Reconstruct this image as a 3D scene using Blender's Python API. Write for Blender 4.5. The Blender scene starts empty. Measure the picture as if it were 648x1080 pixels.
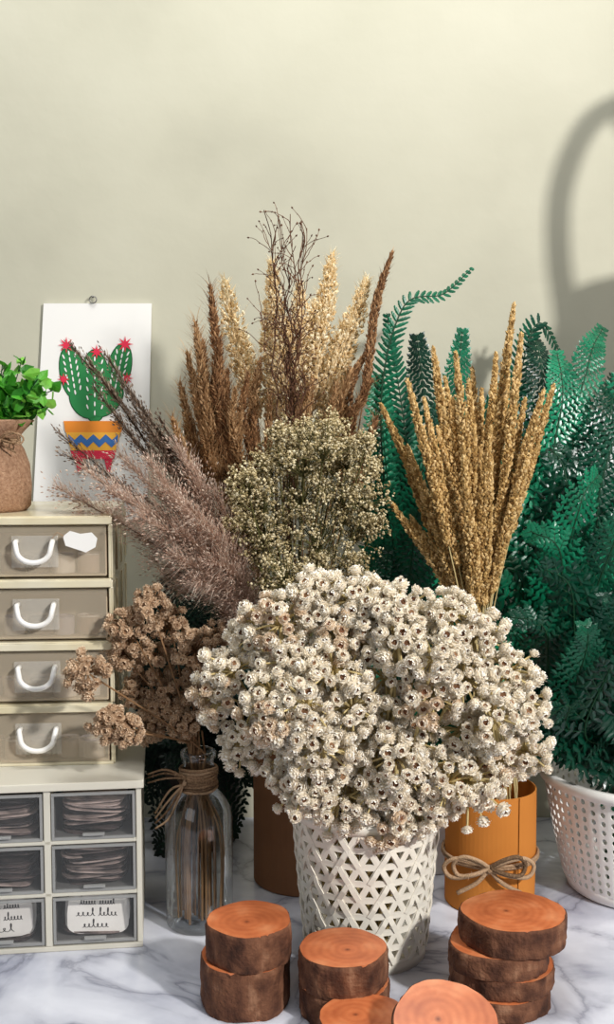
import bpy, math, random, bmesh
from mathutils import Vector, Matrix, noise
random.seed(11)
PI=math.pi
F=1250.0; HC=0.6; A=math.atan(110/1250)
cA,sA=math.cos(A),math.sin(A)
CAM=Vector((0,0,HC))
col=bpy.context.scene.collection
R=random.random
def U(a,b): return a+(b-a)*R()
def V(*a): return Vector(a)
def ray(px,py):
    dx=(px-324)/F; dy=(540-py)/F
    return Vector((dx,cA+dy*sA,-sA+dy*cA))
def at(px,py,Y):
    d=ray(px,py); return CAM+d*(Y/d.y)
def on_z(px,py,z=0):
    d=ray(px,py); return CAM+d*((z-HC)/d.z)
def cr(pts,n=8):
    P=[Vector(p) for p in pts]
    P=[P[0]*2-P[1]]+P+[P[-1]*2-P[-2]]
    out=[]
    for i in range(1,len(P)-2):
        a,b,c,d=P[i-1],P[i],P[i+1],P[i+2]
        for k in range(n):
            t=k/n
            out.append(0.5*((2*b)+(c-a)*t+(2*a-5*b+4*c-d)*t*t+(3*b-a-3*c+d)*t**3))
    out.append(P[-2].copy()); return out
def perp(d):
    d=d.normalized(); u=V(0,0,1) if abs(d.z)<.9 else V(1,0,0)
    s=d.cross(u).normalized(); return s,d.cross(s).normalized()
def rdir():
    while True:
        v=V(U(-1,1),U(-1,1),U(-1,1))
        if .1<v.length<1: return v.normalized()
class MB:
    def __init__(s): s.v=[];s.f=[];s.t=[];s.m=[]
    def add(s,vs,fs,t=.5,m=0):
        b=len(s.v); s.v.extend([tuple(p) for p in vs])
        for f in fs: s.f.append(tuple(b+i for i in f)); s.t.append(t); s.m.append(m)
    def tube(s,pts,r0,r1=None,n=6,t=.5,m=0,closed=False):
        if r1 is None: r1=r0
        N=len(pts); vs=[];fs=[]
        side=None
        for i,p in enumerate(pts):
            if closed: d=pts[(i+1)%N]-pts[i-1]
            else: d=pts[min(i+1,N-1)]-pts[max(i-1,0)]
            if d.length<1e-9: d=V(0,0,1)
            d.normalize()
            if side is None: side,_=perp(d)
            side=(side-d*side.dot(d))
            if side.length<1e-6: side,_=perp(d)
            side.normalize()
            up=d.cross(side); r=r0+(r1-r0)*i/max(1,N-1)
            for k in range(n):
                a=2*PI*k/n; vs.append(p+side*(math.cos(a)*r)+up*(math.sin(a)*r))
        for i in range(N if closed else N-1):
            j=(i+1)%N
            for k in range(n): fs.append((i*n+k,i*n+(k+1)%n,j*n+(k+1)%n,j*n+k))
        if not closed and n>3:
            fs.append(tuple(range(n-1,-1,-1))); fs.append(tuple((N-1)*n+k for k in range(n)))
        s.add(vs,fs,t,m)
    def box(s,x0,x1,y0,y1,z0,z1,t=.5,m=0):
        s.add([(x0,y0,z0),(x1,y0,z0),(x1,y1,z0),(x0,y1,z0),(x0,y0,z1),(x1,y0,z1),(x1,y1,z1),(x0,y1,z1)],
              [(0,3,2,1),(4,5,6,7),(0,1,5,4),(1,2,6,5),(2,3,7,6),(3,0,4,7)],t,m)
    def lathe(s,prof,c=(0,0,0),n=48,t=.5,m=0,rf=None):
        vs=[];fs=[]
        for (r,z) in prof:
            for k in range(n):
                a=2*PI*k/n; q=r*(rf(a,z) if rf else 1)
                vs.append((c[0]+q*math.cos(a),c[1]+q*math.sin(a),c[2]+z))
        for i in range(len(prof)-1):
            for k in range(n): fs.append((i*n+k,i*n+(k+1)%n,(i+1)*n+(k+1)%n,(i+1)*n+k))
        s.add(vs,fs,t,m)
    def grain(s,c,d,L,w,t=.5,m=0):
        a,b=perp(d); d=d.normalized()
        s.add([c-d*L*.5,c+a*w*.5,c+b*w*.5,c-a*w*.5,c-b*w*.5,c+d*L*.5],
              [(0,2,1),(0,3,2),(0,4,3),(0,1,4),(5,1,2),(5,2,3),(5,3,4),(5,4,1)],t,m)
    def hair(s,p,q,L,w,t=.5,m=0,sag=.12):
        sd,_=perp(q); m_=p+q*L*.5; e=p+q*L+V(0,0,-L*sag)
        s.add([p-sd*w*.5,p+sd*w*.5,m_+sd*w*.5,e,m_-sd*w*.5],[(0,1,2,4),(4,2,3)],t,m)
    def blade(s,p,d,nrm,L,w,t=.5,droop=.15,m=0,seg=5,ser=.12,tap=.12,dt=0,fold=.25):
        d=d.normalized(); sd=d.cross(nrm)
        if sd.length<1e-4: sd,_=perp(d)
        sd.normalize(); n2=sd.cross(d).normalized(); vs=[]
        for i in range(seg+1):
            u=i/seg; c=p+d*L*u-n2*L*droop*u*u
            ww=w*.5*(math.sin(PI*(tap+(1-tap)*u))**.6 if u<1 else 0)*(1+(ser if i%2 else -ser))
            sh=d*(w*.2 if i%2 else 0)
            vs+= [c-sd*ww-n2*ww*fold+sh,c+n2*w*.04,c+sd*ww-n2*ww*fold+sh]
        b=len(s.v); s.v.extend([tuple(q) for q in vs])
        for i in range(seg):
            k=b+i*3
            for f in ((k,k+1,k+4,k+3),(k+1,k+2,k+5,k+4)):
                s.f.append(f); s.m.append(m); s.t.append(min(1,max(0,t+(dt if i%2 else -dt))))
    def poly(s,pts,t=.5,m=0): s.add(pts,[tuple(range(len(pts)))],t,m)
    def build(s,name,mats,parent=None,off=None,smooth=False,recalc=False,bevel=0,solid=0,origin=None):
        me=bpy.data.meshes.new(name)
        o_=off if off is not None else (origin if origin is not None else None)
        vs=s.v if o_ is None else [(x-o_[0],y-o_[1],z-o_[2]) for x,y,z in s.v]
        me.from_pydata(vs,[],s.f)
        if not isinstance(mats,(list,tuple)): mats=[mats]
        for m in mats: me.materials.append(m)
        at_=me.attributes.new('tint','FLOAT','FACE'); at_.data.foreach_set('value',[float(x) for x in s.t])
        me.polygons.foreach_set('material_index',s.m)
        if smooth: me.polygons.foreach_set('use_smooth',[True]*len(s.f))
        me.update()
        if recalc:
            bm=bmesh.new(); bm.from_mesh(me); bmesh.ops.recalc_face_normals(bm,faces=bm.faces); bm.to_mesh(me); bm.free()
        o=bpy.data.objects.new(name,me); col.objects.link(o)
        if parent: o.parent=parent
        if origin is not None: o.location=origin
        if solid:
            md=o.modifiers.new('solid','SOLIDIFY'); md.thickness=solid; md.offset=0
        if bevel:
            md=o.modifiers.new('bevel','BEVEL'); md.width=bevel; md.segments=2; md.limit_method='ANGLE'
        return o
def tag(o,label,cat,group=None,kind=None):
    if label: o['label']=label
    if cat: o['category']=cat
    if group: o['group']=group
    if kind: o['kind']=kind
    return o
def thing(name,label,cat,loc=(0,0,0),rz=0,group=None):
    o=bpy.data.objects.new(name,None); col.objects.link(o)
    o.location=loc; o.rotation_euler=(0,0,rz); o.empty_display_size=.02
    return tag(o,label,cat,group)
# ------------------------------------------------ materials
def lin(c):
    return tuple(((x/255)/12.92 if x/255<=.04045 else ((x/255+.055)/1.055)**2.4) for x in c)+(1,)
def ramp(nt,cols):
    r=nt.nodes.new('ShaderNodeValToRGB'); e=r.color_ramp.elements
    while len(e)<len(cols): e.new(.5)
    for i,c in enumerate(cols):
        if len(c)==2: p,c=c
        else: p=i/max(1,len(cols)-1)
        e[i].position=p; e[i].color=lin(c)
    return r
def M(name,cols,rough=.7,ns=0,namt=.4,bump=0,bs=200,alpha=1,spec=.3,transl=0,stretch=None):
    m=bpy.data.materials.new(name); m.use_nodes=True; nt=m.node_tree; L=nt.links
    b=nt.nodes['Principled BSDF']; out=nt.nodes['Material Output']
    b.inputs['Roughness'].default_value=rough; b.inputs['Specular IOR Level'].default_value=spec
    if len(cols)==1: b.inputs['Base Color'].default_value=lin(cols[0])
    else:
        a=nt.nodes.new('ShaderNodeAttribute'); a.attribute_name='tint'; fac=a.outputs['Fac']
        if ns:
            tc=nt.nodes.new('ShaderNodeTexCoord'); n=nt.nodes.new('ShaderNodeTexNoise'); n.inputs['Scale'].default_value=ns
            n.inputs['Detail'].default_value=4
            src=tc.outputs['Object']
            if stretch:
                mp=nt.nodes.new('ShaderNodeMapping'); mp.inputs['Scale'].default_value=stretch; L.new(src,mp.inputs[0]); src=mp.outputs[0]
            L.new(src,n.inputs['Vector'])
            s=nt.nodes.new('ShaderNodeMath'); s.operation='SUBTRACT'; L.new(n.outputs['Fac'],s.inputs[0]); s.inputs[1].default_value=.5
            k=nt.nodes.new('ShaderNodeMath'); k.operation='MULTIPLY_ADD'; L.new(s.outputs[0],k.inputs[0]); k.inputs[1].default_value=namt*3; L.new(fac,k.inputs[2]); fac=k.outputs[0]
        r=ramp(nt,cols); L.new(fac,r.inputs[0]); L.new(r.outputs[0],b.inputs['Base Color'])
    if bump:
        tc=nt.nodes.new('ShaderNodeTexCoord'); n=nt.nodes.new('ShaderNodeTexNoise'); n.inputs['Scale'].default_value=bs
        L.new(tc.outputs['Object'],n.inputs['Vector'])
        bp=nt.nodes.new('ShaderNodeBump'); bp.inputs['Strength'].default_value=bump; bp.inputs['Distance'].default_value=.002
        L.new(n.outputs['Fac'],bp.inputs['Height']); L.new(bp.outputs[0],b.inputs['Normal'])
    last=b.outputs[0]
    if transl:
        tr=nt.nodes.new('ShaderNodeBsdfTranslucent'); mx=nt.nodes.new('ShaderNodeMixShader'); mx.inputs[0].default_value=transl
        if len(cols)>1: L.new(r.outputs[0],tr.inputs[0])
        else: tr.inputs[0].default_value=lin(cols[0])
        L.new(last,mx.inputs[1]); L.new(tr.outputs[0],mx.inputs[2]); last=mx.outputs[0]
    if alpha<1:
        tp=nt.nodes.new('ShaderNodeBsdfTransparent'); tp.inputs[0].default_value=(1,1,1,1)
        mx=nt.nodes.new('ShaderNodeMixShader'); mx.inputs[0].default_value=alpha
        L.new(tp.outputs[0],mx.inputs[1]); L.new(last,mx.inputs[2]); last=mx.outputs[0]
    L.new(last,out.inputs[0])
    return m
def glass_mat():
    m=bpy.data.materials.new('clear_glass'); m.use_nodes=True; nt=m.node_tree; L=nt.links
    nt.nodes.remove(nt.nodes['Principled BSDF']); out=nt.nodes['Material Output']
    tp=nt.nodes.new('ShaderNodeBsdfTransparent'); tp.inputs[0].default_value=(.90,.92,.92,1)
    g=nt.nodes.new('ShaderNodeBsdfGlossy'); g.inputs['Roughness'].default_value=.06; g.inputs[0].default_value=(1,1,1,1)
    lw=nt.nodes.new('ShaderNodeLayerWeight'); lw.inputs[0].default_value=.22
    mr=nt.nodes.new('ShaderNodeMapRange'); mr.inputs['To Min'].default_value=.07; mr.inputs['To Max'].default_value=.65
    L.new(lw.outputs['Fresnel'],mr.inputs[0])
    mx=nt.nodes.new('ShaderNodeMixShader'); L.new(mr.outputs[0],mx.inputs[0]); L.new(tp.outputs[0],mx.inputs[1]); L.new(g.outputs[0],mx.inputs[2])
    L.new(mx.outputs[0],out.inputs[0]); return m
def wood_mat():
    m=bpy.data.materials.new('slice_wood'); m.use_nodes=True; nt=m.node_tree; L=nt.links; b=nt.nodes['Principled BSDF']
    tc=nt.nodes.new('ShaderNodeTexCoord')
    mp=nt.nodes.new('ShaderNodeMapping'); mp.inputs['Location'].default_value=(.006,-.005,0); L.new(tc.outputs['Object'],mp.inputs[0])
    w=nt.nodes.new('ShaderNodeTexWave'); w.wave_type='RINGS'; w.rings_direction='Z'; w.inputs['Scale'].default_value=40; w.inputs['Distortion'].default_value=5
    w.inputs['Detail'].default_value=3; w.inputs['Detail Scale'].default_value=.5
    L.new(mp.outputs[0],w.inputs['Vector'])
    r1=ramp(nt,[(204,120,74),(184,100,58)]); L.new(w.outputs['Fac'],r1.inputs[0])
    n=nt.nodes.new('ShaderNodeTexNoise'); n.inputs['Scale'].default_value=34; n.inputs['Detail'].default_value=7; L.new(tc.outputs['Object'],n.inputs['Vector'])
    r2=ramp(nt,[(.3,(162,80,44)),(.5,(202,112,66)),(.72,(234,160,112))]); L.new(n.outputs['Fac'],r2.inputs[0])
    mx=nt.nodes.new('ShaderNodeMixRGB'); mx.inputs[0].default_value=.6; L.new(r1.outputs[0],mx.inputs[1]); L.new(r2.outputs[0],mx.inputs[2])
    vl=nt.nodes.new('ShaderNodeVectorMath'); vl.operation='LENGTH'
    sx=nt.nodes.new('ShaderNodeVectorMath'); sx.operation='MULTIPLY'; sx.inputs[1].default_value=(1,1,0); L.new(mp.outputs[0],sx.inputs[0]); L.new(sx.outputs[0],vl.inputs[0])
    r3=nt.nodes.new('ShaderNodeMapRange'); r3.inputs['From Min'].default_value=.0005; r3.inputs['From Max'].default_value=.004; L.new(vl.outputs['Value'],r3.inputs[0])
    m2=nt.nodes.new('ShaderNodeMixRGB'); L.new(r3.outputs[0],m2.inputs[0]); m2.inputs[1].default_value=lin((124,60,34)); L.new(mx.outputs[0],m2.inputs[2])
    L.new(m2.outputs[0],b.inputs['Base Color']); b.inputs['Roughness'].default_value=.4
    return m
def marble_mat():
    m=bpy.data.materials.new('white_marble'); m.use_nodes=True; nt=m.node_tree; L=nt.links; b=nt.nodes['Principled BSDF']
    tc=nt.nodes.new('ShaderNodeTexCoord')
    n=nt.nodes.new('ShaderNodeTexNoise'); n.inputs['Scale'].default_value=5.5; n.inputs['Detail'].default_value=6; n.inputs['Distortion'].default_value=1.2; L.new(tc.outputs['Object'],n.inputs['Vector'])
    s=nt.nodes.new('ShaderNodeMath'); s.operation='SUBTRACT'; s.inputs[1].default_value=.5; L.new(n.outputs['Fac'],s.inputs[0])
    a=nt.nodes.new('ShaderNodeMath'); a.operation='ABSOLUTE'; L.new(s.outputs[0],a.inputs[0])
    r=ramp(nt,[(0,(156,158,168)),(.014,(186,188,198)),(.055,(210,212,220)),(.2,(226,228,235))]); L.new(a.outputs[0],r.inputs[0])
    n2=nt.nodes.new('ShaderNodeTexNoise'); n2.inputs['Scale'].default_value=9; n2.inputs['Detail'].default_value=4; L.new(tc.outputs['Object'],n2.inputs['Vector'])
    r2=ramp(nt,[(.35,(198,200,212)),(.6,(252,252,255))]); L.new(n2.outputs['Fac'],r2.inputs[0])
    mx=nt.nodes.new('ShaderNodeMixRGB'); mx.blend_type='MULTIPLY'; mx.inputs[0].default_value=.8; L.new(r.outputs[0],mx.inputs[1]); L.new(r2.outputs[0],mx.inputs[2])
    L.new(mx.outputs[0],b.inputs['Base Color']); b.inputs['Roughness'].default_value=.22
    return m
m_wall=M('wall_paint',[(158,155,138),(188,185,166),(202,199,181)],.8,ns=3.0,namt=.42,bump=.2,bs=50)
m_floor=M('floor_tile',[(120,110,100),(140,130,118)],.6,ns=8)
m_marble=marble_mat(); m_wood=wood_mat(); m_glass=glass_mat()
m_bark=M('bark',[(44,26,18),(82,50,35),(116,76,54),(164,122,94)],.85,ns=60,namt=.5,bump=1,bs=240,stretch=(1,1,.6))
m_core=M('wood_side',[(120,66,40),(160,96,60)],.8,ns=80)
m_cream=M('cream_plastic',[(214,198,156),(236,226,196),(246,240,220)],.2,ns=9,namt=.6,spec=.6,transl=.15)
m_ivory=M('ivory_plastic',[(236,231,216)],.3,spec=.5,transl=.25)
m_beigefront=M('beige_translucent_plastic',[(214,198,172),(230,216,192)],.2,ns=6,alpha=.30,spec=.8)
m_plate=M('clear_handle_plate',[(232,228,218)],.15,alpha=.22,spec=1)
m_tray=M('beige_tray_plastic',[(206,186,158)],.4,transl=.3)
m_greyfront=M('smoky_clear_plastic',[(176,178,180)],.2,alpha=.11,spec=.8)
m_greyrim=M('clear_plastic_rim',[(170,170,168)],.25,alpha=.6,spec=.6)
m_gtray=M('grey_tray_plastic',[(110,108,106)],.4)
m_white=M('white_plastic',[(240,237,232)],.35,spec=.5)
m_basket=M('white_basket_plastic',[(234,228,214)],.5,spec=.4)
m_paper=M('white_paper',[(238,236,232)],.8)
m_ink=M('ink',[(46,42,44)],.8)
m_burlap=M('burlap',[(120,88,66),(160,124,98),(186,152,124)],.95,ns=260,namt=.5,bump=.8,bs=500)
m_twine=M('jute_twine',[(104,80,58),(158,126,96),(190,158,126)],.95,ns=500,namt=.5,bump=.8,bs=900)
m_kraft=M('kraft_paper',[(122,82,54),(140,96,64)],.8,ns=14,namt=.4)
m_ochre=M('ochre_paper',[(188,116,50),(204,132,62)],.9,ns=12,namt=.3,spec=.1)
m_petal=M('white_petals',[(92,56,34),(164,124,88),(232,218,194),(250,244,230),(255,252,244)],.8,transl=.12)
m_petal_tan=M('tan_petals',[(100,70,48),(158,124,94),(208,178,146),(232,210,182)],.85,transl=.12)
m_stem=M('pale_dried_stem',[(172,150,96),(220,202,150)],.8,ns=60)
m_bstem=M('brown_dried_stem',[(110,80,52),(150,116,82)],.8,ns=60)
m_wheat=M('golden_grain',[(140,106,58),(196,160,100),(232,200,144)],.8)
m_cplume=M('cream_plume',[(228,198,144),(250,230,188),(255,247,222)],.85,transl=.25)
m_brown=M('brown_plume',[(92,62,40),(150,108,72),(198,156,112)],.85,transl=.12)
m_tanp=M('golden_brown_plume',[(124,90,58),(182,142,98),(218,182,138)],.85,transl=.12)
m_dark=M('dark_twig',[(70,44,32),(110,76,54)],.85)
m_olive=M('olive_blossom',[(98,88,54),(154,136,94),(206,188,146),(236,224,190)],.85)
m_ogreen=M('olive_stem',[(76,76,40),(112,106,62)],.85)
m_mauve=M('mauve_grass',[(174,140,122),(218,192,174),(244,230,214)],.9,transl=.35)
m_grey=M('grey_brown_grass',[(78,62,52),(126,106,90),(176,154,134)],.9,transl=.15)
m_fern=M('fern_green',[(1,30,22),(2,60,42),(6,94,64),(20,132,94)],.30,transl=.08,spec=.5)
m_fernshade=M('shaded_fern_green',[(2,18,12),(4,30,20),(8,42,28)],.5,spec=.3)  # fern green darkened: painted shade for the gap behind the bottle
m_fstem=M('fern_stem',[(16,60,36)],.6)
m_lime=M('small_leaf_green',[(34,104,24),(74,158,44),(140,206,84)],.45,transl=.2)
m_metal=M('metal',[(130,128,124)],.35); m_metal.node_tree.nodes['Principled BSDF'].inputs['Metallic'].default_value=.9
m_black=M('dark_strap',[(60,50,42)],.8)
def script_line(mb,w,h,y,z,r,seed,words=2):
    rr=random.Random(seed); x=-w/2; ww=w/words
    for k in range(words):
        n=rr.randint(4,6); pts=[]; L_=ww*.84; hh=h*.5; wd=.2
        for i in range(n*10+1):
            t=i/10
            if i%10==0: hh=h*rr.choice([.42,.42,.45,1.0,.45,.95,.42]); wd=rr.choice([.34,.28,.32,.3])
            pts.append(V(x+L_*t/n+wd*L_/n*math.sin(2*PI*t),y+hh*.5*(1-math.cos(2*PI*t))-h*.3,z))
        mb.tube(pts,r,n=4); x+=ww
# ------------------------------------------------ setting
WY=1.70
b=MB(); b.box(-1.6,1.6,WY,WY+.1,-.75,2.2); tag(b.build('wall_back',m_wall,recalc=True),None,None,kind='structure')
b=MB(); b.box(-1.6,1.6,-1.6,WY+.1,-.8,-.75); tag(b.build('floor',m_floor,recalc=True),None,None,kind='structure')
tb=thing('table','white marble topped table with grey veins carrying everything','table',(0,1.2,-.75))
b=MB(); b.box(-.95,.95,-.6,.499,.715,.75); b.build('tabletop',m_marble,tb,recalc=True,bevel=.003)
for sx in(-1,1):
    for y in(-.52,.42):
        b=MB(); b.box(sx*.88-.03,sx*.88+.03,y-.03,y+.03,0,.715); b.build('leg',m_core,tb,recalc=True,bevel=.003)
# ------------------------------------------------ cactus card
YC=1.694
def cp(px,py,k): return at(px,py,YC-.0004*k)
card=MB()
q=[(46,320),(160,320),(155,548),(34,548)]
fr=[at(x,y,YC) for x,y in q]; bk=[p+V(0,.004,0) for p in fr]
card.add(fr+bk,[(0,1,2,3),(7,6,5,4),(0,4,5,1),(1,5,6,2),(2,6,7,3),(3,7,4,0)],.5,0)
def ell(cx,cy,rx,ry,rot,k,m,n=28,f=None):
    pts=[]
    for i in range(n):
        a=2*PI*i/n; x=rx*math.cos(a); y=ry*math.sin(a)
        pts.append(cp(cx+x*math.cos(rot)-y*math.sin(rot),cy+x*math.sin(rot)+y*math.cos(rot),k))
    card.poly(pts,.5,m)
def star(cx,cy,r,k,m,n=6,rin=.42,ph=0):
    pts=[]
    for i in range(n*2):
        a=PI*i/n+ph; q_=r if i%2==0 else r*rin
        pts.append(cp(cx+q_*math.cos(a),cy+q_*math.sin(a),k))
    for i in range(1,n*2,2):
        card.add([cp(cx,cy,k),pts[i-2],pts[i-1],pts[i]],[(0,1,2,3)],.5,m)
lobes=[(100,407,15.5,38,0),(76,393,12.5,28,-.16),(126,388,12,26,.2),(89,424,13,19,-.65),(114,422,12,20,.7)]
for l in lobes: ell(l[0],l[1],l[2]+1.0,l[3]+1.0,l[4],1,2)
for i,l in enumerate(lobes): ell(*l,2+i*.3,1)
for (cx,cy,rx,ry,rot) in lobes[:3]:
    for i in range(-3,4):
        for j in(-1,0,1):
            x=j*rx*.5; y=i*ry*.25+(j%2)*3
            if (x/rx)**2+(y/ry)**2>.8: continue
            X=cx+x*math.cos(rot)-y*math.sin(rot); Y=cy+x*math.sin(rot)+y*math.cos(rot)
            ell(X,Y,.9,2.8,rot+.3*j,5,0,8)
for x,y,r in[(70,362,9),(102,369,8),(132,361,9),(134,397,7),(67,398,7)]:
    star(x,y+2,r,6,3,n=8,rin=.35,ph=-PI/2)
def pp(pts,k,m): card.poly([cp(x,y,k) for x,y in pts],.5,m)
pp([(67,444),(130,444),(128,456),(69,456)],6,4)
pp([(70,456),(127,456),(120,483),(77,483)],6,5)
zz=[]
for i in range(9): zz.append((72+i*6.6,458+(6 if i%2 else 0)))
pp(zz+[(zz[8-i][0]*.97+3,zz[8-i][1]+8) for i in range(9)],7,6)
pp([(74,475),(123,475),(120,484),(77,484)],7,3)
pp([(79,484),(88,484),(85,498),(82,498)],6,3); pp([(110,484),(119,484),(116,498),(113,498)],6,3)
cmats=[m_paper,M('print_green',[(44,130,72)],.7),M('print_darkgreen',[(20,86,48)],.7),M('print_red',[(218,48,76)],.7),M('print_orange',[(232,140,50)],.7),M('print_yellow',[(240,176,64)],.7),M('print_blue',[(60,110,176)],.7)]
co=at(97,548,YC+.002)
cardo=card.build('wall_card',cmats,origin=co)
tag(cardo,'white card printed with a potted cactus and red flowers, hanging on the wall','picture')
b=MB(); c0=at(98,316,YC-.002); b.tube([c0+V(math.cos(a)*.005,0,math.sin(a)*.005) for a in [2*PI*i/14 for i in range(14)]],.0009,n=5,closed=True)
b.tube([c0+V(0,.006,.004),c0+V(0,-.003,.004)],.0014,n=6); b.build('hanging_ring',m_metal,cardo,off=co,smooth=True)
# ------------------------------------------------ six drawer cabinet
W6,D6,H6=.205,.18,.192
c6=on_z(151,999,0); RZ6=math.radians(7)
cab=thing('drawer_cabinet','ivory six-drawer mini cabinet with clear drawers, standing on the marble under the beige tower','drawer cabinet',c6,RZ6)
b=MB(); th=.006
b.box(-W6,0,0,D6,0,th); b.box(-W6-.003,.003,-.004,D6,H6-.009,H6)
b.box(-W6,-W6+th,0,D6,th,H6-.009); b.box(-th,0,0,D6,th,H6-.009); b.box(-W6+th,-th,D6-.004,D6,th,H6-.009)
b.box(-W6/2-.004,-W6/2+.004,0,D6-.004,th,H6-.009)
rh=(H6-.009-th)/3
for i in(1,2): b.box(-W6+th,-th,.0,D6-.004,th+rh*i-.0025,th+rh*i+.0025)
b.build('cabinet_frame',m_ivory,cab,recalc=True,bevel=.0012)
cw=(W6/2-.004-th)
m_card_dark=M('dark_card',[(30,24,24),(84,70,68),(176,156,148),(52,42,42)],.7,ns=30)
m_card_pale=M('pale_card',[(206,200,194),(244,240,234)],.7,ns=20)
descr={(0,2):'left top drawer',(1,2):'right top drawer',(0,1):'left middle drawer',(1,1):'right middle drawer',(0,0):'left bottom drawer',(1,0):'right bottom drawer'}
for cx in(0,1):
    x0=(-W6+th if cx==0 else -W6/2+.004)+.0008; x1=x0+cw-.0016
    for rz in range(3):
        z0=th+rh*rz+.003; z1=th+rh*(rz+1)-.0035
        d=MB(); d.add([(x0+.003,.0005,z0+.003),(x1-.003,.0005,z0+.003),(x1-.003,.0005,z1-.003),(x0+.003,.0005,z1-.003)],[(0,1,2,3)],.5,0)
        for (a0,a1,b0,b1) in((x0,x1,z0,z0+.003),(x0,x1,z1-.003,z1),(x0,x0+.003,z0+.003,z1-.003),(x1-.003,x1,z0+.003,z1-.003)): d.box(a0,a1,-.0015,.0015,b0,b1,.5,1)
        d.box(x0,x1,.0028,D6-.02,z0,z0+.0015,.5,2); d.box(x0,x0+.0015,.0028,D6-.02,z0,z1-.008,.5,2); d.box(x1-.0015,x1,.0028,D6-.02,z0,z1-.008,.5,2)
        d.box(x0,x1,D6-.022,D6-.02,z0,z1-.008,.5,2)
        dr=d.build('drawer',[m_greyfront,m_greyrim,m_gtray],cab)
        h=MB(); xm=(x0+x1)/2; h.box(xm-.012,xm+.012,-.006,-.0005,z0+.005,z0+.008); h.build('pull',m_greyrim,dr,recalc=True,bevel=.0008)
        pale=(rz==0)
        N=13 if not pale else 6
        for k in range(N):
            g=MB(); L=U(.064,.076); w=U(.08,.09)
            pts=[]
            for i in range(20):
                a=2*PI*i/20; e=.45
                pts.append((math.copysign(abs(math.cos(a))**e,math.cos(a))*L/2,math.copysign(abs(math.sin(a))**e,math.sin(a))*w/2))
            tt=U(0,1)
            g.add([(x,y,0) for x,y in pts]+[(x,y,.0016) for x,y in pts],[tuple(range(19,-1,-1)),tuple(range(20,40))]+[(i,(i+1)%20,20+(i+1)%20,20+i) for i in range(20)],tt)
            o=g.build('paper_tag',m_card_pale if pale and k>1 else m_card_dark)
            lp=V((x0+x1)/2+U(-.002,.002),.053+U(-.004,.004),z0+.003+k*.0030)
            if pale and k>1:
                o.rotation_euler=(math.radians(74+k),U(-.06,.06),RZ6+U(-.03,.03)); lp=V((x0+x1)/2+U(-.003,.003),.034-.006*(k-2),z0+.026)
                o.scale=(.95,.5,1)
            else: o.rotation_euler=(U(-.08,.08),U(-.12,.12),RZ6+U(-.06,.06)); 
            o.location=c6+Matrix.Rotation(RZ6,3,'Z')@lp
            if pale and k==5:
                t=MB()
                for ln in range(3): script_line(t,(.044,.052,.036)[ln],.019,.026-.025*ln,.0019,.00055,12+ln+cx*5,words=2 if ln!=2 else 1)
                t.build('handwriting',m_ink,o)
            tag(o,('pale' if pale and k>1 else 'dark')+' paper tag piled inside the '+descr[(cx,rz)]+' of the ivory cabinet','tag',('pale' if pale and k>1 else 'dark')+' paper tags in the '+descr[(cx,rz)])
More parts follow.
